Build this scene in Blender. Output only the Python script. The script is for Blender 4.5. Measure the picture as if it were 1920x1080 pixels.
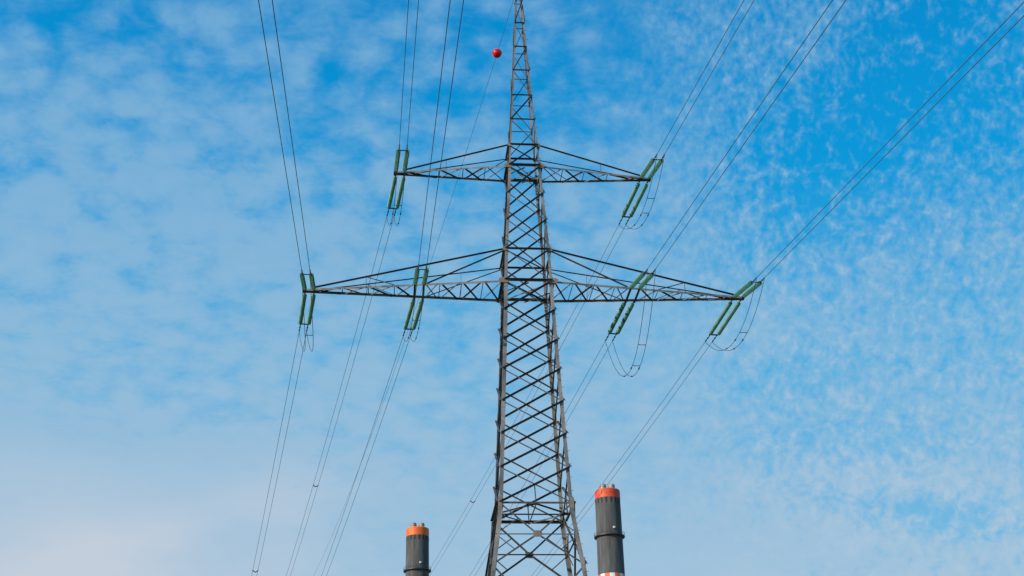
import bpy, math, random
from mathutils import Vector, Matrix
random.seed(7)
S = bpy.context.scene
for o in list(bpy.data.objects): bpy.data.objects.remove(o)
GZ = 1.6                                    # camera height above the ground

# ------------------------------------------------------------ camera
cd = bpy.data.cameras.new('camera'); cam = bpy.data.objects.new('camera', cd); S.collection.objects.link(cam); S.camera = cam
r = Vector((0.99609252, -0.08586367, -0.02066672)); u = Vector((-0.01758617, -0.42216574, 0.90634807)); fw = Vector((0.08654716, 0.90244308, 0.42202615))
m = Matrix((r, u, -fw)).transposed().to_4x4(); m.translation = Vector((-9.32446, -87.00772, GZ)); cam.matrix_world = m
cd.sensor_width = 36; cd.lens = 36*2641.78/1920; cd.clip_start = .5; cd.clip_end = 20000

# ------------------------------------------------------------ sun and sky
SUN = Vector((-.785, -.45, .49)).normalized()
sl = bpy.data.lights.new('sun', 'SUN'); sl.energy = 4.7; sl.angle = math.radians(.53); sl.color = (1, .90, .78)
so = bpy.data.objects.new('sun', sl); S.collection.objects.link(so); so.rotation_euler = SUN.to_track_quat('Z', 'Y').to_euler(); so.location = (-60, -60, 120)
S.view_settings.view_transform = 'Standard'; S.view_settings.look = 'None'; S.view_settings.exposure = 0; S.view_settings.gamma = 1
W = bpy.data.worlds.new('World'); S.world = W; W.use_nodes = True
nt = W.node_tree; N = nt.nodes; LK = nt.links; N.clear()
class V:                                      # tiny helper that writes shader maths as expressions
    def __init__(s, sock): s.s = sock
    def __add__(a, b): return mth('ADD', a, b)
    def __radd__(a, b): return mth('ADD', b, a)
    def __sub__(a, b): return mth('SUBTRACT', a, b)
    def __rsub__(a, b): return mth('SUBTRACT', b, a)
    def __mul__(a, b): return mth('MULTIPLY', a, b)
    def __rmul__(a, b): return mth('MULTIPLY', b, a)
    def __truediv__(a, b): return mth('DIVIDE', a, b)
def put(inp, v):
    if isinstance(v, V): LK.new(v.s, inp)
    else: inp.default_value = v
def mth(op, a, b=0., clamp=False):
    n = N.new('ShaderNodeMath'); n.operation = op; n.use_clamp = clamp; put(n.inputs[0], a); put(n.inputs[1], b); return V(n.outputs[0])
def clamp(a): return mth('ADD', a, 0., True)
def smooth(a, lo, hi):
    n = N.new('ShaderNodeMapRange'); n.interpolation_type = 'SMOOTHSTEP'; put(n.inputs[0], a); n.inputs[1].default_value = lo; n.inputs[2].default_value = hi; return V(n.outputs[0])
def lin(a, lo, hi, c=0., d=1.):
    n = N.new('ShaderNodeMapRange'); put(n.inputs[0], a); n.inputs[1].default_value = lo; n.inputs[2].default_value = hi; n.inputs[3].default_value = c; n.inputs[4].default_value = d; return V(n.outputs[0])
def vec(x, y, z):
    n = N.new('ShaderNodeCombineXYZ'); put(n.inputs[0], x); put(n.inputs[1], y); put(n.inputs[2], z); return V(n.outputs[0])
def noise(v, scale, det=5., rough=.55, dist=0.):
    n = N.new('ShaderNodeTexNoise'); put(n.inputs['Vector'], v); n.inputs['Scale'].default_value = scale; n.inputs['Detail'].default_value = det
    n.inputs['Roughness'].default_value = rough; n.inputs['Distortion'].default_value = dist; return V(n.outputs[0])
def mix(f, a, b, blend='MIX'):
    n = N.new('ShaderNodeMix'); n.data_type = 'RGBA'; n.blend_type = blend; put(n.inputs[0], f)
    for i, c in ((6, a), (7, b)):
        if isinstance(c, V): LK.new(c.s, n.inputs[i])
        else: n.inputs[i].default_value = (*c, 1)
    return V(n.outputs[2])
sky = N.new('ShaderNodeTexSky'); sky.sky_type = 'NISHITA'; sky.sun_disc = False
sky.sun_elevation = math.asin(SUN.z); sky.sun_rotation = math.atan2(SUN.x, SUN.y); sky.air_density = 1.0; sky.dust_density = .6; sky.ozone_density = 2.
tc = N.new('ShaderNodeTexCoord'); sp = N.new('ShaderNodeSeparateXYZ'); LK.new(tc.outputs['Generated'], sp.inputs[0])
dx, dy, dz = (V(sp.outputs[i]) for i in range(3))
az = mth('ARCTAN2', dx, dy)                   # compass bearing, 0 = north (+y), radians
el = mth('ARCSINE', dz)                       # elevation
dzz = mth('MAXIMUM', dz, 0.) + .22
px_, py_ = dx/dzz, dy/dzz                     # the cloud sheet, seen from below
def rgb(*c): return tuple((x/255/12.92 if x/255 <= .04045 else ((x/255+.055)/1.055)**2.4) for x in c)
def ramp(f, *stops):
    n = N.new('ShaderNodeValToRGB'); put(n.inputs[0], f); e = n.color_ramp.elements
    while len(e) < len(stops): e.new(.5)
    for i, (p, c) in enumerate(stops): e[i].position = p; e[i].color = (*rgb(*c), 1)
    return V(n.outputs[0])
def patch(a0, e0, ra, re, amt, tilt=0.):      # a thinner or thicker stretch of the sheet around a bearing and elevation
    a_, e_ = az - a0, el - e0; c, s = math.cos(tilt), math.sin(tilt)
    x, y = (a_*c + e_*s)*(1/ra), (e_*c - a_*s)*(1/re)
    return mth('POWER', 2.718, mth('MULTIPLY', x*x + y*y, -1.))*amt
wob = noise(vec(px_, py_, 3.), 14., 3., .5); wob2 = noise(vec(px_, py_, 9.), 14., 3., .5)
P1 = vec(px_ + (wob - .5)*.022, py_ + (wob2 - .5)*.03, .0)
big = noise(vec(px_, py_, 7.3), 4.2, 3., .55)
def cells(v, scale):                           # round cloudlets with gaps between them
    n = N.new('ShaderNodeTexVoronoi'); n.feature = 'SMOOTH_F1'; put(n.inputs['Vector'], v); n.inputs['Scale'].default_value = scale
    n.inputs['Smoothness'].default_value = .7; n.inputs['Randomness'].default_value = 1.; return V(n.outputs['Distance'])
puff = noise(P1, 20., 3., .5)*.50 + (.78 - cells(P1, 33.))*.34 + noise(P1, 95., 3., .6)*.26
rot = vec((az*.86 - el*.50)*1.0 + (wob - .5)*.012, (el*.86 + az*.50)*.88 + (wob2 - .5)*.012, 2.)   # the eastern part is broken into fine slanting flecks
fleck = noise(rot, 170., 4., .52)*.54 + noise(rot, 70., 3., .5)*.44
east = smooth(az, .13, .30)
tex = puff*(1. - east) + fleck*east
low = lin(el, .64, .24)                       # 0 high in the sky, 1 near the horizon
cover = .335 + low*.49 + lin(az, -.30, .50, .16, -.14) + (big - .5)*.60
PATCHES = [(0.4069, 0.2586, 0.0666, 0.0151, -0.25, -0.105), (0.3331, 0.3642, 0.1053, 0.0227, -0.18, 0.0), (0.4489, 0.3972, 0.0493, 0.0227, -0.12, 0.0), (0.3983, 0.5553, 0.1158, 0.0644, -0.4, 0.524), (0.4777, 0.4868, 0.0557, 0.0454, -0.18, 0.0), (0.3005, 0.554, 0.0401, 0.0416, -0.06, 0.0), (0.3514, 0.4959, 0.0603, 0.0341, -0.12, 0.349), (0.3539, 0.5948, 0.0594, 0.0227, 0.22, 0.698), (0.2686, 0.6161, 0.0417, 0.0303, 0.12, 1.047), (0.1578, 0.5802, 0.0407, 0.0454, -0.2, 0.0), (0.1986, 0.589, 0.0273, 0.0454, -0.05, 0.0), (-0.2939, 0.6042, 0.0506, 0.017, -0.34, -0.524), (-0.2208, 0.6029, 0.0276, 0.017, -0.38, 0.0), (0.0732, 0.6158, 0.0278, 0.0303, -0.2, 0.0), (-0.0523, 0.5874, 0.0182, 0.0151, -0.2, 0.0), (-0.1659, 0.5896, 0.0273, 0.0151, -0.16, 0.0), (-0.267, 0.5909, 0.0228, 0.0227, -0.18, 0.0), (-0.2223, 0.536, 0.0264, 0.0068, -0.2, 0.0), (0.3885, 0.2551, 0.0782, 0.017, -0.42, -0.14), (0.3415, 0.3119, 0.0795, 0.0227, -0.3, 0.0), (0.2785, 0.3656, 0.0486, 0.0151, -0.12, 0.0), (0.2957, 0.2431, 0.1365, 0.0227, 0.3, 0.0), (-0.1791, 0.4785, 0.1109, 0.053, 0.16, 0.0), (-0.2313, 0.2709, 0.1571, 0.053, 0.2, 0.0), (0.1927, 0.5111, 0.0868, 0.0303, 0.12, 0.0), (0.2124, 0.3854, 0.1225, 0.0379, 0.12, 0.0), (-0.1163, 0.3461, 0.0604, 0.0132, -0.22, -0.175), (-0.2563, 0.3009, 0.0238, 0.0151, -0.25, 0.0), (0.0617, 0.3757, 0.0244, 0.0227, -0.12, 0.0), (-0.1622, 0.4283, 0.025, 0.0061, -0.14, -0.436), (-0.2142, 0.4383, 0.0251, 0.0053, -0.16, -0.349)]
for p in PATCHES: cover = cover + patch(*p)
amp = (lin(el, .25, .46, .55, 1.) + east*lin(el, .25, .40, .75, .05))*lin(az, -.2, .45, 1.95, 1.95)
cl = cover + (tex - .5)*amp*1.15
thick = smooth(cl, -.10, .88)
base = ramp(low, (0., (0, 138, 207)), (.35, (8, 154, 220)), (.65, (66, 172, 226)), (1., (118, 186, 226)))
ccol = ramp(low, (0., (104, 168, 216)), (.35, (126, 180, 219)), (.65, (144, 189, 221)), (1., (163, 196, 221)))
warm = clamp(lin(el, .33, .22)*lin(az, .06, -.22)*.62 + (big - .5)*lin(el, .36, .26)*1.1)
for p in [(-0.2097, 0.2371, 0.1013, 0.0208, 0.55, 0.07), (-0.1586, 0.2642, 0.0667, 0.0151, 0.3, 0.262), (-0.0632, 0.2927, 0.0474, 0.0189, 0.22, 0.175), (-0.0617, 0.2599, 0.047, 0.0227, 0.15, 0.0), (0.053, 0.2639, 0.0353, 0.0227, -0.15, 0.0), (-0.1029, 0.259, 0.0235, 0.0189, -0.12, 0.0)]: warm = warm + patch(*p)
warm = clamp(warm)
ccol = mix(warm, ccol, rgb(199, 209, 222))
col = mix(thick, base, ccol)
bright = thick*smooth(tex, .5, .72)*(east*.20 + .05)       # thickest tufts are a little whiter
col = mix(bright, col, rgb(200, 215, 232))
# the physical sky: its share keeps the brightening towards the sun and the horizon
tint = mix(1., V(sky.outputs[0]), (.03, .09, .10), 'MULTIPLY')
col = mix(.06, col, tint)
bg = N.new('ShaderNodeBackground'); LK.new(col.s, bg.inputs[0]); bg.inputs[1].default_value = 1.
wo = N.new('ShaderNodeOutputWorld'); LK.new(bg.outputs[0], wo.inputs[0])

# ------------------------------------------------------------ materials
def material(name, cols, rough=.6, metal=0., scale=3., stretch=(1, 1, 1), bump=0., trans=0., contrast=(.35, .65)):
    mt = bpy.data.materials.new(name); mt.use_nodes = True; t = mt.node_tree; b = t.nodes['Principled BSDF']
    tcn = t.nodes.new('ShaderNodeTexCoord'); mp = t.nodes.new('ShaderNodeMapping'); mp.inputs['Scale'].default_value = stretch
    t.links.new(tcn.outputs['Object'], mp.inputs[0])
    n = t.nodes.new('ShaderNodeTexNoise'); n.inputs['Scale'].default_value = scale; n.inputs['Detail'].default_value = 6; n.inputs['Roughness'].default_value = .65
    t.links.new(mp.outputs[0], n.inputs['Vector'])
    rp = t.nodes.new('ShaderNodeValToRGB'); t.links.new(n.outputs[0], rp.inputs[0])
    e = rp.color_ramp.elements; e[0].position = contrast[0]; e[1].position = contrast[1]; e[0].color = (*cols[0], 1); e[1].color = (*cols[1], 1)
    if len(cols) > 2: x = e.new(sum(contrast)/2); x.color = (*cols[2], 1)
    t.links.new(rp.outputs[0], b.inputs['Base Color']); b.inputs['Roughness'].default_value = rough; b.inputs['Metallic'].default_value = metal
    b.inputs['Transmission Weight'].default_value = trans
    if bump:
        bp = t.nodes.new('ShaderNodeBump'); bp.inputs['Strength'].default_value = bump; t.links.new(n.outputs[0], bp.inputs['Height']); t.links.new(bp.outputs[0], b.inputs['Normal'])
    return mt
M = dict(
    steel=material('weathered galvanised steel', ((.09, .085, .082), (.29, .27, .25)), .62, .15, 1.1, (1, 1, .35)),
    brace=material('dull galvanised bracing steel', ((.03, .03, .031), (.115, .106, .10)), .65, .15, 1.3),
    gusset=material('rust tinged gusset plate', ((.17, .12, .085), (.25, .21, .18)), .7, .1, 2.5),
    dark=material('dark forged fittings', ((.025, .03, .035), (.06, .06, .06)), .5, .3, 6.),
    wire=material('aluminium conductor', ((.045, .05, .06), (.075, .08, .09)), .7, 0, 2.),
    glass=material('green insulator glass', ((.08, .34, .23), (.22, .52, .39)), .42, 0, 1.2, trans=.5),
    red=material('red marker shell', ((.62, .003, .012), (.74, .006, .018)), .24, 0, 2.),
    concrete=material('sooty chimney concrete', ((.045, .046, .048), (.145, .142, .14), (.085, .084, .085)), .85, 0, .9, (1, 1, .10), .15, 0., (.3, .72)),
    band=material('faded orange paint', ((.55, .03, .06), (.74, .12, .012), (.66, .07, .025)), .6, 0, .42, (1, 1, .5), 0., 0., (.3, .7)),
    band_orange=material('orange cap paint', ((.62, .09, .012), (.84, .20, .012), (.76, .14, .012)), .6, 0, .42, (1, 1, .5), 0., 0., (.3, .7)),
    orange=material('orange check paint', ((.70, .10, .03), (.80, .15, .04)), .6, 0, .8),
    white=material('white check paint', ((.68, .68, .66), (.80, .80, .78)), .6, 0, .8),
    flue=material('pale steel flue', ((.22, .19, .16), (.42, .38, .33)), .5, .2, .8, (1, 1, .3)),
    soot=material('soot stain', ((.16, .03, .015), (.34, .06, .02)), .8, 0, 2.),
    black=material('black slot', ((.01, .01, .012), (.02, .02, .02)), .9),
    ground=material('dry grass and earth', ((.05, .07, .025), (.16, .13, .08), (.08, .09, .035)), .95, 0, .05, contrast=(.3, .7)),
    footing=material('footing concrete', ((.30, .29, .27), (.40, .39, .37)), .9, 0, 2.),
)

# ------------------------------------------------------------ mesh helpers
class MB:
    def __init__(s): s.v = []; s.f = []
    def add(s, vs, fs):
        k = len(s.v); s.v += [tuple(x) for x in vs]; s.f += [tuple(k+i for i in f) for f in fs]
    def box(s, p0, p1, a, b, a0, a1, b0, b1):            # prism along p0-p1, cross-section a0..a1 on a, b0..b1 on b
        vs = [p + a*i + b*j for p in (p0, p1) for i, j in ((a0, b0), (a1, b0), (a1, b1), (a0, b1))]
        s.add(vs, [(3, 2, 1, 0), (4, 5, 6, 7), (0, 1, 5, 4), (1, 2, 6, 5), (2, 3, 7, 6), (3, 0, 4, 7)])
    def angle(s, p0, p1, nrm, size, out=1, edge=1, off=0., th=None, flange=None):
        # L section: one flange flat in the face whose outward normal is nrm, the other standing on its upper (edge=1) or lower edge
        p0 = Vector(p0); p1 = Vector(p1); ax = (p1-p0).normalized(); n = (Vector(nrm) - ax*ax.dot(Vector(nrm))).normalized(); q = n.cross(ax).normalized()
        if q.z < 0: q = -q
        if edge < 0: q = -q
        th = th or max(.012, size*.1); flange = flange or size; off += random.uniform(0, .004); h = size/2
        s.box(p0, p1, q, n, -h, h - th*.5, off, off + th)
        b0, b1 = (off + th*.5, off + flange) if out > 0 else (off + th*.6 - flange, off + th*.4)
        s.box(p0 + ax*.002, p1 - ax*.002, q, n, h - th, h, b0, b1)
    def tube(s, pts, rad, n=6, caps=True):
        pts = [Vector(p) for p in pts]; k = len(s.v); rads = rad if isinstance(rad, (list, tuple)) else [rad]*len(pts)
        for i, p in enumerate(pts):
            t = (pts[min(i+1, len(pts)-1)] - pts[max(i-1, 0)]).normalized()
            a = t.cross(Vector((.013, .02, 1)) if abs(t.z) < .95 else Vector((1, 0, 0))).normalized(); b = t.cross(a)
            for j in range(n):
                w = 2*math.pi*j/n; s.v.append(tuple(p + (a*math.cos(w) + b*math.sin(w))*rads[i]))
        for i in range(len(pts)-1):
            for j in range(n):
                s.f.append((k+i*n+j, k+(i+1)*n+j, k+(i+1)*n+(j+1) % n, k+i*n+(j+1) % n))
        if caps: s.f.append(tuple(k+j for j in range(n))); s.f.append(tuple(k+(len(pts)-1)*n+j for j in reversed(range(n))))
    def lathe(s, prof, n=24, o=(0, 0, 0), axis='z', caps=False):
        k = len(s.v)
        for (rr, h) in prof:
            for j in range(n):
                w = 2*math.pi*j/n; x, y = rr*math.cos(w), rr*math.sin(w)
                s.v.append((o[0]+x, o[1]+y, o[2]+h) if axis == 'z' else (o[0]+x, o[1]+h, o[2]-y))
        for i in range(len(prof)-1):
            for j in range(n): s.f.append((k+i*n+j, k+i*n+(j+1) % n, k+(i+1)*n+(j+1) % n, k+(i+1)*n+j))
        if caps: s.f.append(tuple(k+j for j in reversed(range(n)))); s.f.append(tuple(k+(len(prof)-1)*n+j for j in range(n)))
    def build(s, name, mt, parent=None, smooth=False):
        me = bpy.data.meshes.new(name); me.from_pydata(s.v, [], s.f); me.update()
        if smooth: me.polygons.foreach_set('use_smooth', [True]*len(me.polygons))
        me.materials.append(mt); o = bpy.data.objects.new(name, me); S.collection.objects.link(o); o.parent = parent
        return o
def tag(o, label=None, cat=None, group=None, kind=None):
    for k, v in (('label', label), ('category', cat), ('group', group), ('kind', kind)):
        if v: o[k] = v
    return o
def empty(name, loc=(0, 0, 0)):
    o = bpy.data.objects.new(name, None); S.collection.objects.link(o); o.location = loc; o.empty_display_size = .5; return o
X, Y, Z = Vector((1, 0, 0)), Vector((0, 1, 0)), Vector((0, 0, 1))

# ------------------------------------------------------------ ground
g = MB(); g.add([(-8000, -8000, 0), (8000, -8000, 0), (8000, 8000, 0), (-8000, 8000, 0)], [(0, 1, 2, 3)])
tag(g.build('ground', M['ground']), kind='structure')

# ------------------------------------------------------------ the pylon
# (height above camera, half width) of every node level
lv = [(66.1, .16), (64.55, .276), (62.38, .365), (60.18, .475), (58.02, .60), (55.79, .73), (53.66, .86), (51.45, 1.01), (49.70, 1.12),
      (47.45, 1.235), (45.28, 1.36), (42.93, 1.52), (40.51, 1.62), (38.32, 1.70), (36.13, 1.79), (34.01, 1.88), (31.75, 1.985), (29.50, 2.09), (27.22, 2.19), (24.90, 2.30)]
zA, zB, zC, zD, zE = 51.45, 49.70, 42.93, 40.51, 24.90
wE = 2.30; kS = .134                                     # below E the legs splay faster
def hw(z):
    if z < zE: return wE + (zE - z)*kS
    for (za, wa), (zb, wb) in zip(lv, lv[1:]):
        if zb <= z <= za: return wb + (wa-wb)*(z-zb)/(za-zb)
    return lv[0][1]
T = empty('transmission_tower')
tag(T, 'tall grey steel lattice pylon with two crossarms and pointed peak', 'pylon')
def P(sx, sy, z): w = hw(z); return Vector((sx*w, sy*w, z + GZ))
def leg_size(z): return .27 if z < zE else (.235 if z < zD else (.19 if z < zB else .12))
for sx in (-1, 1):
    for sy in (-1, 1):
        b = MB(); zs = [-GZ - .15, 12., 20.85, zE, 31.75, 36.13, zD, zC, zB, 55.79, 60.18, 66.1]
        for i, (z0, z1) in enumerate(zip(zs, zs[1:])):
            s_ = leg_size((z0+z1)/2); t_ = s_*.12; p0 = P(sx, sy, z0); p1 = P(sx, sy, z1)
            b.box(p0, p1, X*-sx, Y*-sy, 0, s_, 0, t_); b.box(p0, p1, X*-sx, Y*-sy, 0, t_, t_, s_)
            if z1 < 50 and i > 0:                          # bolted splice plates
                q0 = P(sx, sy, z1 - .45); q1 = P(sx, sy, z1 + .45)
                b.box(q0, q1, X*-sx, Y*-sy, -.016, s_*.85, -.016, -.001); b.box(q0, q1, X*-sx, Y*-sy, -.016, -.001, -.001, s_*.85)
        o = b.build('leg', M['steel'], T)
        f_ = MB(); c0 = P(sx, sy, -GZ); f_.box(Vector((c0.x, c0.y, -.6)), Vector((c0.x, c0.y, .55)), X, Y, -.7, .7, -.7, .7); f_.build('footing', M['footing'], T)
# bracing on the four faces
faces = ((Vector((0, -1, 0)), (-1, -1), (1, -1)), (Vector((0, 1, 0)), (-1, 1), (1, 1)), (Vector((-1, 0, 0)), (-1, -1), (-1, 1)), (Vector((1, 0, 0)), (1, -1), (1, 1)))
XL = [zE, 27.22, 29.50, 31.75, 34.01, 36.13, 38.32, zD]
XU = [zC, 45.28, 47.45, zB]
PK = [zB, zA, 53.66, 55.79, 58.02, 60.18, 62.38, 64.55, 66.1]
for fi, (n, ca, cb) in enumerate(faces):
    b = MB(); near = fi == 0; o_ = -n if fi == 1 else n       # on the far face the stiff bars stand inwards
    out = 1 if fi != 1 else 1
    def heavy(p, q, s=.125, e=1): b.angle(p, q, n if fi != 1 else -n, s, 1, e, .03, flange=s*1.15)
    def light(p, q, s=.085): b.angle(p, q, n, s, -1, 1, -.035)
    for z0, z1 in list(zip(XL, XL[1:])) + [(zD, zC)] + list(zip(XU, XU[1:])):
        s = .118 if z0 < zD else .10
        heavy(P(*ca, z0), P(*cb, z1), s); light(P(*ca, z1), P(*cb, z0), s*.68)
    for i, (z0, z1) in enumerate(zip(PK, PK[1:])):
        s = (.085 if i < 4 else .065)*(1 if near else .6)
        if (i + (fi in (1, 2))) % 2 == 0: heavy(P(*ca, z0), P(*cb, z1), s)
        else: light(P(*ca, z1), P(*cb, z0), s*.9)
    for z, s in ((zA, .11), (zB, .15), (zC, .11), (zD, .16)): heavy(P(*ca, z), P(*cb, z), s)
    for z in PK[2:-1]: (heavy if near else light)(P(*ca, z), P(*cb, z), .07 if near else .04)
    # big panel below the waist
    zP, zQ = 22.83, 20.86; mid = lambda p, q, t=.5: p.lerp(q, t)
    (light if near else heavy)(P(*ca, zE), P(*cb, zE), .13 if near else .17)
    A0, B0, A1, B1 = P(*ca, zE), P(*cb, zE), P(*ca, zQ), P(*cb, zQ); ctr = mid(P(*ca, zP), P(*cb, zP))
    for p in (A0, B0): (light if near else heavy)(p, ctr, .10)
    for p in (A1, B1): (light if near else heavy)(ctr, p, .11)
    light(P(*ca, zP), ctr, .07); light(ctr, P(*cb, zP), .07)
    for p, side in ((A0, ca), (B0, cb), (A1, ca), (B1, cb)): light(P(*side, zP), mid(p, ctr), .06)
    top = (P(*ca, zE) + P(*cb, zE))*.5
    light(top, mid(P(*ca, zE), P(*cb, 27.22), .5) , .07)
    # panels that stay below the picture
    for z0, z1 in ((14.5, zQ), (7., 14.5), (-1.2, 7.)):
        c_ = mid(P(*ca, (z0+z1)/2), P(*cb, (z0+z1)/2))
        for p in (P(*ca, z0), P(*cb, z0), P(*ca, z1), P(*cb, z1)): light(p, c_, .12)
        if z1 < 20: light(P(*ca, z1), P(*cb, z1), .12)
    o = b.build('lattice_bracing', M['brace'], T)
# plan bracing
def plan(p, q, s_, off):
    b = MB(); b.angle(p, q, Z, s_, -1, 1, off); b.build('plan_brace', M['brace'], T)
mids = [Vector((0, -hw(zE), zE+GZ)), Vector((hw(zE), 0, zE+GZ)), Vector((0, hw(zE), zE+GZ)), Vector((-hw(zE), 0, zE+GZ))]
for i in range(4): plan(mids[i], mids[(i+1) % 4], .085, -.05)
plan(mids[3], mids[1], .07, -.08); plan(mids[0], mids[2], .08, -.11)
for z in (zD, zB):
    plan(P(-1, -1, z), P(1, 1, z), .10, -.06); plan(P(1, -1, z), P(-1, 1, z), .09, -.1)
    w = hw(z); plan(Vector((-w, 0, z+GZ)), Vector((0, -w, z+GZ)), .06, -.14); plan(Vector((0, w, z+GZ)), Vector((w, 0, z+GZ)), .06, -.14)
for z in (zC, zA): plan(P(-1, -1, z), P(1, 1, z), .06, -.06)
# gusset plates
def plate(name, c, a, bb, n, w, h, th=.016, cut=.5):
    q = MB(); c = Vector(c)
    pts = [(-w, -h*cut), (-w*cut, -h), (w*cut, -h), (w, -h*cut), (w, h*cut), (w*cut, h), (-w*cut, h), (-w, h*cut)]
    vs = [c + a*x + bb*y + n*s for s in (0, th) for x, y in pts]
    q.add(vs, [tuple(range(7, -1, -1)), tuple(range(8, 16))] + [(i, (i+1) % 8, 8+(i+1) % 8, 8+i) for i in range(8)])
    return q.build(name, M['gusset'], T)
for sy in (-1, 1):
    off = -.075 if sy < 0 else .05
    for sx in (-1, 1):
        for z, w, h in ((zD, .40, .19), (zB, .30, .16), (zC, .19, .16), (zA, .17, .14)):
            p = P(sx, sy, z); plate('gusset_plate', (p.x, p.y + off, p.z), X, Z, Y, w, h)
        p = P(sx, sy, zE); plate('gusset_plate', (p.x - sx*.05, p.y + off, p.z), X, Z, Y, .13, .34, cut=.75)
    plate('gusset_plate', (0, sy*hw(22.83) + off, 22.83+GZ), X, Z, Y, .27, .2, cut=.95)
for sx in (-1, 1): plate('gusset_plate', (sx*hw(22.83) + .03*sx, 0, 22.83+GZ), Y, Z, X, .25, .2, cut=.95)
bm_ = []                                                  # step bolts up the right front leg
for k in range(98):
    z = 20. + k*.44; p = P(1, -1, z); b = MB()
    if k % 2: b.tube([p + X*-.02 + Y*.06, p + X*.15 + Y*.06], .012, 5)
    else: b.tube([p + Y*.02 - X*.06, p - Y*.15 - X*.06], .012, 5)
    b.build('step_bolt', M['dark'], T)
# crossarms
IN = 7.331
for sx in (-1, 1):
    for z, L, zt, za, droop, panels, inner in ((zD, 15., zC, zD, -.236, [1.62, 3.05, 4.5, 5.95, IN-.31, IN+.31, 9.0, 10.75, 12.5, 14.4], True), (zB, 9.033, zA, zB, -.181, [1.12, 2.75, 4.3, 6.0, 8.42], False)):
        wb = hw(z)
        def C(x, sy, z=z, L=L, wb=wb, droop=droop, sx=sx):           # point on the bottom chord
            t = (x - wb)/(L - wb); return Vector((sx*x, sy*(wb*(1-t) + .16*t), z + droop*t + GZ))
        ch = MB()
        for sy in (-1, 1):
            s = .13 if inner else .11
            p0, p1 = C(wb-.05, sy), C(L, sy)
            ch.box(p0, p1, Y*-sy, Z, 0, s, -.012, 0); ch.box(p0, p1, Y*-sy, Z, 0, .012, -s*1.1, -.012)
        arm = ch.build('crossarm', M['steel'], T); arm['label'] = ('lower' if inner else 'upper') + ' crossarm reaching to the ' + ('left' if sx < 0 else 'right')
        wbm = MB()
        for i, x in enumerate(panels):
            if i: wbm.angle(C(x, -1), C(x, 1), Z, .055, -1, 1, -.03)
            if i < len(panels)-1:
                x1 = panels[i+1]
                if x1 - x > .8:
                    wbm.angle(C(x+.14, -1), C(x1-.14, 1), Z, .085, -1, 1, -.045); wbm.angle(C(x+.14, 1), C(x1-.14, -1), Z, .085, -1, -1, -.075)
        wbm.build('web_bracing', M['brace'], arm)
        att = MB()
        if inner:
            for d in (-.3, .3):
                a0, a1 = C(IN+d, -1), C(IN+d, 1); e_ = (a1-a0).normalized()*.22
                att.box(a0 - e_, a1 + e_, X, Z, -.075, .075, -.17, -.135); att.box(a0 - e_, a1 + e_, X, Z, -.008, .008, -.135, -.02)
            att.build('attachment_beam', M['dark'], arm); att = MB()
        cz = z + droop + GZ
        att.box(Vector((sx*(L-.72), -.2, cz)), Vector((sx*(L-.72), .2, cz)), X, Z, -.10, .10, -.14, .03)
        att.box(Vector((sx*(L+.05), -.2, cz)), Vector((sx*(L+.05), .2, cz)), X, Z, -.10, .10, -.14, .03)
        att.box(Vector((sx*(L-.62), 0, cz)), Vector((sx*(L-.05), 0, cz)), Y, Z, -.16, .16, -.13, -.02)
        att.build('tip_plate', M['dark'], arm)
        for sy in (-1, 1):
            c0 = P(sx, sy, zt)
            def rod(p, q, s, name='tie_rod'):
                if sy > 0: s *= .62
                k = MB(); k.angle(p, q, Y*sy, s, 1 if sy < 0 else -1, 1, .02*sy); return k.build(name, M['brace'], arm)
            tip = C(L-.5, sy) + Z*.05
            rod(c0, tip, .10 if inner else .09)
            if inner: rod(c0 - Z*.1, C(IN-.5, sy), .085)
            elif sy > 0: rod(c0, C(3.4, sy), .07)
            def on(p, q, x):                                  # point of the line p-q above |x|
                t = (sx*x - p.x)/(q.x - p.x); return p.lerp(q, t)
            for x in ((10.9, 4.4) if inner else (5.5,)):
                top_ = on(c0, tip, x) if x > 8 or not inner else on(c0, tip, x)
                if x == 4.4 and sy < 0: continue
                rod(top_, C(x, sy), .035, 'hanger')
            if inner: rod(C(9., sy), on(c0, tip, 10.9), .05, 'hanger')

# ------------------------------------------------------------ insulators, conductors, jumpers
data = [
 ((-14.7, 0.2, 40.28), (-14.647, -4.79, 39.161), 3.1305, -0.1686, -3.1e-05, (-15.248, 4.65, 39.767), -0.137, -0.1122, 0.000406, 3.22),
 ((-8.733, 0.2, 49.517), (-8.592, -5.09, 48.347), 3.1301, -0.1686, -3.1e-05, (-9.206, 4.49, 49.05), -0.1394, -0.1059, 0.000406, 2.8),
 ((-7.331, 1.033, 40.415), (-7.264, -5.43, 39.353), 3.132, -0.163, -3.1e-05, (-7.891, 5.63, 39.924), -0.1398, -0.1039, 0.000406, 2.16),
 ((8.733, 0.2, 49.517), (8.779, -4.64, 48.399), 3.1301, -0.1741, -3.1e-05, (8.174, 4.9, 48.993), -0.1388, -0.1085, 0.000406, 2.24),
 ((7.331, 1.033, 40.415), (7.415, -5.53, 39.311), 3.1313, -0.1689, -3.1e-05, (6.816, 5.68, 39.83), -0.1375, -0.1227, 0.000406, 4.8),
 ((14.7, 0.2, 40.28), (14.717, -4.84, 39.163), 3.1309, -0.1663, -3.1e-05, (14.141, 5.38, 39.734), -0.139, -0.1021, 0.000406, 2.4)]
where = ['left tip of lower crossarm', 'left tip of upper crossarm', 'left middle of lower crossarm', 'right tip of upper crossarm', 'right middle of lower crossarm', 'right tip of lower crossarm']
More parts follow.
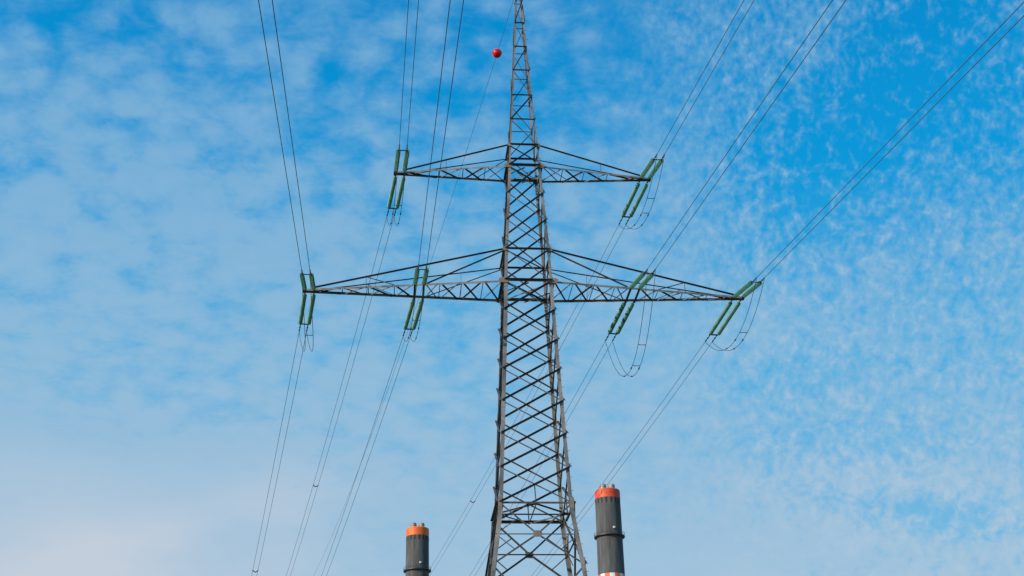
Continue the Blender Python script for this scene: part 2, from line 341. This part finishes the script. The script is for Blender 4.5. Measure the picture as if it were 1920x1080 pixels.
# prototype of a double string, 4.7 m long along +Y
def make_set():
    e = empty('insulator_set')
    prof = [(.03, .0), (.05, .02)]
    nd = 26; L0, L1 = .42, 4.55; st = (L1-L0)/nd
    pr = [(.012, L0)]; core = [(.012, L0 - .03), (.045, L0)]
    for i in range(nd):
        y = L0 + i*st; pr += [(.03, y + st*.10), (.10, y + st*.16), (.148, y + st*.34), (.157, y + st*.46), (.147, y + st*.50), (.10, y + st*.38), (.05, y + st*.34), (.03, y + st*.98)]
        core += [(.036, y), (.062, y + st*.04), (.066, y + st*.32), (.04, y + st*.40), (.036, y + st*.98)]
    pr += [(.012, L1)]; core += [(.012, L1+.03)]; cme = None
    me = None
    for sx in (-.30, .30):
        if me is None:
            q = MB(); q.lathe(pr, 14, (0, 0, 0), 'y', True); o = q.build('insulator_string', M['glass'], e, True); me = o.data
        else:
            o = bpy.data.objects.new('insulator_string', me); S.collection.objects.link(o); o.parent = e
        o.location = (sx, 0, 0)
        if cme is None:
            q = MB(); q.lathe(core, 8, (0, 0, 0), 'y', True); oc = q.build('metal_caps', M['dark'], o); cme = oc.data
        else:
            oc = bpy.data.objects.new('metal_caps', cme); S.collection.objects.link(oc); oc.parent = o
        q = MB(); q.tube([(sx, -.12, 0), (sx, L0, 0)], .028, 6); q.box(Vector((sx, .02, 0)), Vector((sx, .22, 0)), X, Z, -.045, .045, -.02, .02); q.build('hanger_link', M['dark'], e)
    q = MB(); q.box(Vector((-.34, 4.68, 0)), Vector((.34, 4.68, 0)), Y, Z, -.06, .06, -.022, .022)
    for sx in (-.3, .3): q.tube([(sx, L1, 0), (sx, 4.68, 0)], .03, 6)
    q.tube([(-.3, 4.5, .14), (-.3, 4.66, .05)], .015, 5); q.tube([(.3, 4.5, .14), (.3, 4.66, .05)], .015, 5)
    q.build('yoke_plate', M['dark'], e)
    return e
proto = None
def place(e, A, Yk, base):
    d = Yk - A; L = d.length; y = d.normalized(); x = y.cross(Z).normalized(); z = x.cross(y)
    m = Matrix((x, y, z)).transposed().to_4x4() @ Matrix.Diagonal((1, L/4.7, 1, 1)); m.translation = A; e.matrix_world = m
def copy_tree(o, parent=None):
    c = o.copy(); S.collection.objects.link(c)
    if parent: c.parent = parent; c.matrix_parent_inverse = o.matrix_parent_inverse.copy()
    for ch in list(o.children): copy_tree(ch, c)
    return c
SEP = .26
def path(P0, phi, sl, b, s): return Vector((P0[0] + s*math.sin(phi), P0[1] + s*math.cos(phi), P0[2] + GZ + sl*s + b*s*s))
def spacer_mesh(a, c, drop=.09, rad=.03):
    q = MB(); q.tube([a + Z*.0, a.lerp(c, .15) - Z*drop*.6, a.lerp(c, .5) - Z*drop, a.lerp(c, .85) - Z*drop*.6, c], [rad*1.3, rad, rad, rad, rad*1.3], 6); return q
far_spacers = {0: [74.2-12.], 1: [], 3: []}
spy = {0: 56.58, 1: 58.2, 3: 62.3}
for i, (A, YN, pn, sn, bn, YF, pf, sf, bf, sag) in enumerate(data):
    ends = []
    for side, (Yk, phi, sl, b) in enumerate(((YN, pn, sn, bn), (YF, pf, sf, bf))):
        sgn = -1 if side == 0 else 1
        a = Vector((A[0], A[1]*sgn, A[2] + GZ - .06)); yk = Vector(Yk) + Z*GZ
        if proto is None: proto = make_set(); e = proto
        else: e = copy_tree(proto)
        place(e, a, yk, None)
        tag(e, 'green double insulator string, %s, at %s' % ('above' if side == 0 else 'below', where[i]), 'insulator', 'green insulator strings on the pylon')
        root = empty('wire_pair', yk)
        lab = {0: 'twin wires running up from %s', 1: 'twin wires running down from %s'}[side] % where[i]
        tag(root, lab, 'power line', 'twin power lines')
        smax = 95. if side == 0 else 276.
        ns = 24 if side == 0 else 70
        lr = []
        for kx in (-SEP, SEP):
            ps = [path((Yk[0] + kx, Yk[1], Yk[2]), phi, sl, b, smax*(j/ns)**1.4) - yk for j in range(ns+1)]
            q = MB(); q.tube(ps, .0185 if side == 0 else .0165, 6); q.build('conductor', M['wire'], root, True)
            c0 = path((Yk[0] + kx, Yk[1], Yk[2]), phi, sl, b, 0) - yk; c1 = path((Yk[0] + kx, Yk[1], Yk[2]), phi, sl, b, 1.05) - yk
            q = MB(); rr = [.03, .05, .03, .03, .055, .055, .03, .03, .05, .05, .028]
            q.tube([c0.lerp(c1, j/10) for j in range(11)], rr, 7); q.build('tension_clamp', M['dark'], root)
            lr.append(c1 + yk)
        ends.append(lr)
        if side == 1 and i in spy:
            s = (spy[i] - Yk[1])/math.cos(phi)
            a_, c_ = (path((Yk[0] + kx, Yk[1], Yk[2]), phi, sl, b, s) - yk for kx in (-SEP, SEP))
            spacer_mesh(a_, c_, .22, .05).build('spacer', M['dark'], root)
    root = empty('jumper_cables', (A[0], 0, A[2] + GZ))
    tag(root, 'slack pair of jumper cables looping below %s' % where[i], 'jumper cable', 'looping jumper cables')
    def jp(k, t): return ends[0][k].lerp(ends[1][k], t) - Z*sag*4*t*(1-t) + X*(.45 if i == 0 else 0)*math.sin(math.pi*t) - root.location
    for k in (0, 1):
        q = MB(); q.tube([jp(k, j/32) for j in range(33)], .019, 6); q.build('jumper_cable', M['wire'], root, True)
        for t0 in (() if i == 0 else (.60, .44)): q = MB(); q.tube([jp(k, t0), jp(k, t0+.014)], .05, 6); q.build('cable_weight', M['dark'], root)
    for t in ((.28, .42) if i in (3, 4) else (.36,)):
        spacer_mesh(jp(0, t), jp(1, t), .02, .022).build('spacer', M['dark'], root)
# earth wire and marker ball
root = empty('earth_wire', (0, 0, 66.148+GZ)); tag(root, 'single thin earth wire dropping away from the pylon peak past the red ball', 'power line')
q = MB(); q.tube([path((.012, 0, 66.148), -.139, -.1539, .000629, 240*(j/70)**1.3) - root.location for j in range(71)], .014, 6); q.build('cable', M['wire'], root, True)
q = MB(); q.tube([(0, 0, 0), (-.08, .55, -.09)], .04, 6); q.build('tension_clamp', M['dark'], root)
bc = Vector((-1.045, 7.45, 65.0+GZ)); ball = empty('marker_ball', bc); tag(ball, 'shiny red aircraft warning ball threaded on the earth wire', 'marker ball')
for s in (0, 1):
    q = MB(); n = 14; pr = [(.385*math.sin(math.pi/2*j/n), (.385*math.cos(math.pi/2*j/n))*(1 if s else -1) + (.006 if s else -.006)) for j in range(n+1)]
    q.lathe([(max(a, .001), h) for a, h in (pr if not s else pr)], 32); o = q.build('half_shell', M['red'], ball, True)
q = MB(); q.lathe([(.38, -.016), (.405, -.016), (.405, .016), (.38, .016)], 32); q.build('flange', M['red'], ball)

# ------------------------------------------------------------ chimneys
def chimney(x, y, ztop, label, seed):
    rnd = random.Random(seed); c = empty('chimney', (x, y, 0)); tag(c, label, 'chimney', 'power station chimneys')
    H = ztop; R = 4.0; n = 72
    def rad(z): return R + (H - z)*.0085
    q = MB(); bh = 2.95
    q.lathe([(rad(0), 0)] + [(rad(zz), zz) for zz in (40, 80, 100, H-35.5)], n); q.lathe([(rad(zz), zz) for zz in (H-27.5, H-20, H-12, H-bh)], n); q.build('shaft', M['concrete'], c, True)
    q = MB(); q.lathe([(rad(H-bh) + .0, H-bh), (R+.06, H-bh), (R+.06, H-.25), (R-.1, H), (R-.9, H), (R-.9, H-.5)], n); q.build('painted_band', M['band' if seed == 1 else 'band_orange'], c, False)
    q = MB(); q.lathe([(.01, H-.5), (R-.9, H-.5)], n); q.build('roof_slab', M['concrete'], c)
    # flues standing out of the top
    for fx, fy, ft in ((-1.42, -.6, 1.95), (1.42, -.6, 1.9), (-1.42, 1.7, 2.1), (1.42, 1.7, 2.1)):
        q = MB(); q.lathe([(.98, H-.5), (.98, H+ft*.55), (1.06, H+ft*.55), (1.06, H+ft*.7), (.98, H+ft*.7), (1.0, H+ft), (.86, H+ft), (.84, H)], 28, (fx, fy, 0)); q.build('flue', M['flue'], c)
    # ventilation slots under the band
    for j in range(17):
        a = 2*math.pi*(j+.3)/17; rr = rad(H-3.8); d = Vector((math.sin(a), -math.cos(a), 0)); t = Vector((math.cos(a), math.sin(a), 0))
        q = MB(); q.box(d*(rr-.1) + Z*(H-bh-1.75), d*(rr-.1) + Z*(H-bh-.05), t, d, -.19, .19, -.1, .135); q.build('vent_slot', M['black'], c)
    # service gallery
    gz = H - 15.; q = MB(); r0 = rad(gz) + .02
    q.lathe([(r0, gz-.35), (r0+.75, gz-.35), (r0+.75, gz), (r0, gz)], n); g_ = q.build('gallery', M['dark'], c)
    q = MB()
    for hz in (.55, 1.05): q.tube([( (r0+.72)*math.cos(2*math.pi*j/48), (r0+.72)*math.sin(2*math.pi*j/48), gz+hz) for j in range(49)], .03, 5, False)
    for j in range(36):
        a = 2*math.pi*j/36; q.tube([((r0+.72)*math.cos(a), (r0+.72)*math.sin(a), gz), ((r0+.72)*math.cos(a), (r0+.72)*math.sin(a), gz+1.05)], .022, 4)
    q.build('railing', M['dark'], g_)
    # red and white check
    z0, rows, cols = H-35.5, 4, 16
    for par, mt, nm in ((0, M['white'], 'white_checks'), (1, M['orange'], 'orange_checks')):
        q = MB()
        for rw in range(rows):
            for cc in range(cols):
                if (rw+cc) % 2 != par: continue
                sub = 4; za, zb = z0 + rw*2., z0 + rw*2. + 2.
                for k in range(sub):
                    a0 = 2*math.pi*(cc + k/sub)/cols + .1; a1 = 2*math.pi*(cc + (k+1)/sub)/cols + .1
                    q.add([(rad(za)*math.cos(a0), rad(za)*math.sin(a0), za), (rad(za)*math.cos(a1), rad(za)*math.sin(a1), za), (rad(zb)*math.cos(a1), rad(zb)*math.sin(a1), zb), (rad(zb)*math.cos(a0), rad(zb)*math.sin(a0), zb)], [(0, 1, 2, 3)])
        q.build(nm, mt, c)
    if seed == 1:                              # dark worn marks high on the band
        for a, w, h, dz_ in ((-.66, .22, 1.3, 0), (-.36, .10, .9, .2), (-.24, .18, .55, -.1), (.02, .1, .7, .1), (.20, .12, .8, .05), (.36, .2, .3, .3)):
            d = Vector((math.sin(a), -math.cos(a), 0)); t = Vector((math.cos(a), math.sin(a), 0))
            q = MB(); q.box(d*(R+.03) + Z*(H-1.9+dz_), d*(R+.03) + t*.18 + Z*(H-1.9+dz_+h), t, d, -w/2, w/2, 0, .045); q.build('worn_mark', M['soot'], c)
    q = MB(); a = .22; d = Vector((math.sin(a), -math.cos(a), 0)); t = Vector((math.cos(a), math.sin(a), 0)); rr = rad(gz+2)
    q.box(d*(rr-.05) + Z*(gz+1.7), d*(rr-.05) + Z*(gz+2.3), t, d, -.28, .28, 0, .5); q.build('warning_lamp', M['white'], c)
    return c
chimney(61.75, 348.19, 133.4, 'grey concrete chimney with orange top band, right of the pylon and the taller in view', 1)
chimney(2.16, 406.34, 136.6, 'grey concrete chimney with orange top band, left of the pylon and the lower in view', 2)

# ------------------------------------------------------------ render settings
S.render.engine = 'CYCLES'; S.render.resolution_x = 1024; S.render.resolution_y = 576
S.cycles.max_bounces = 6; S.cycles.sample_clamp_indirect = 2.; S.cycles.sample_clamp_direct = 6.
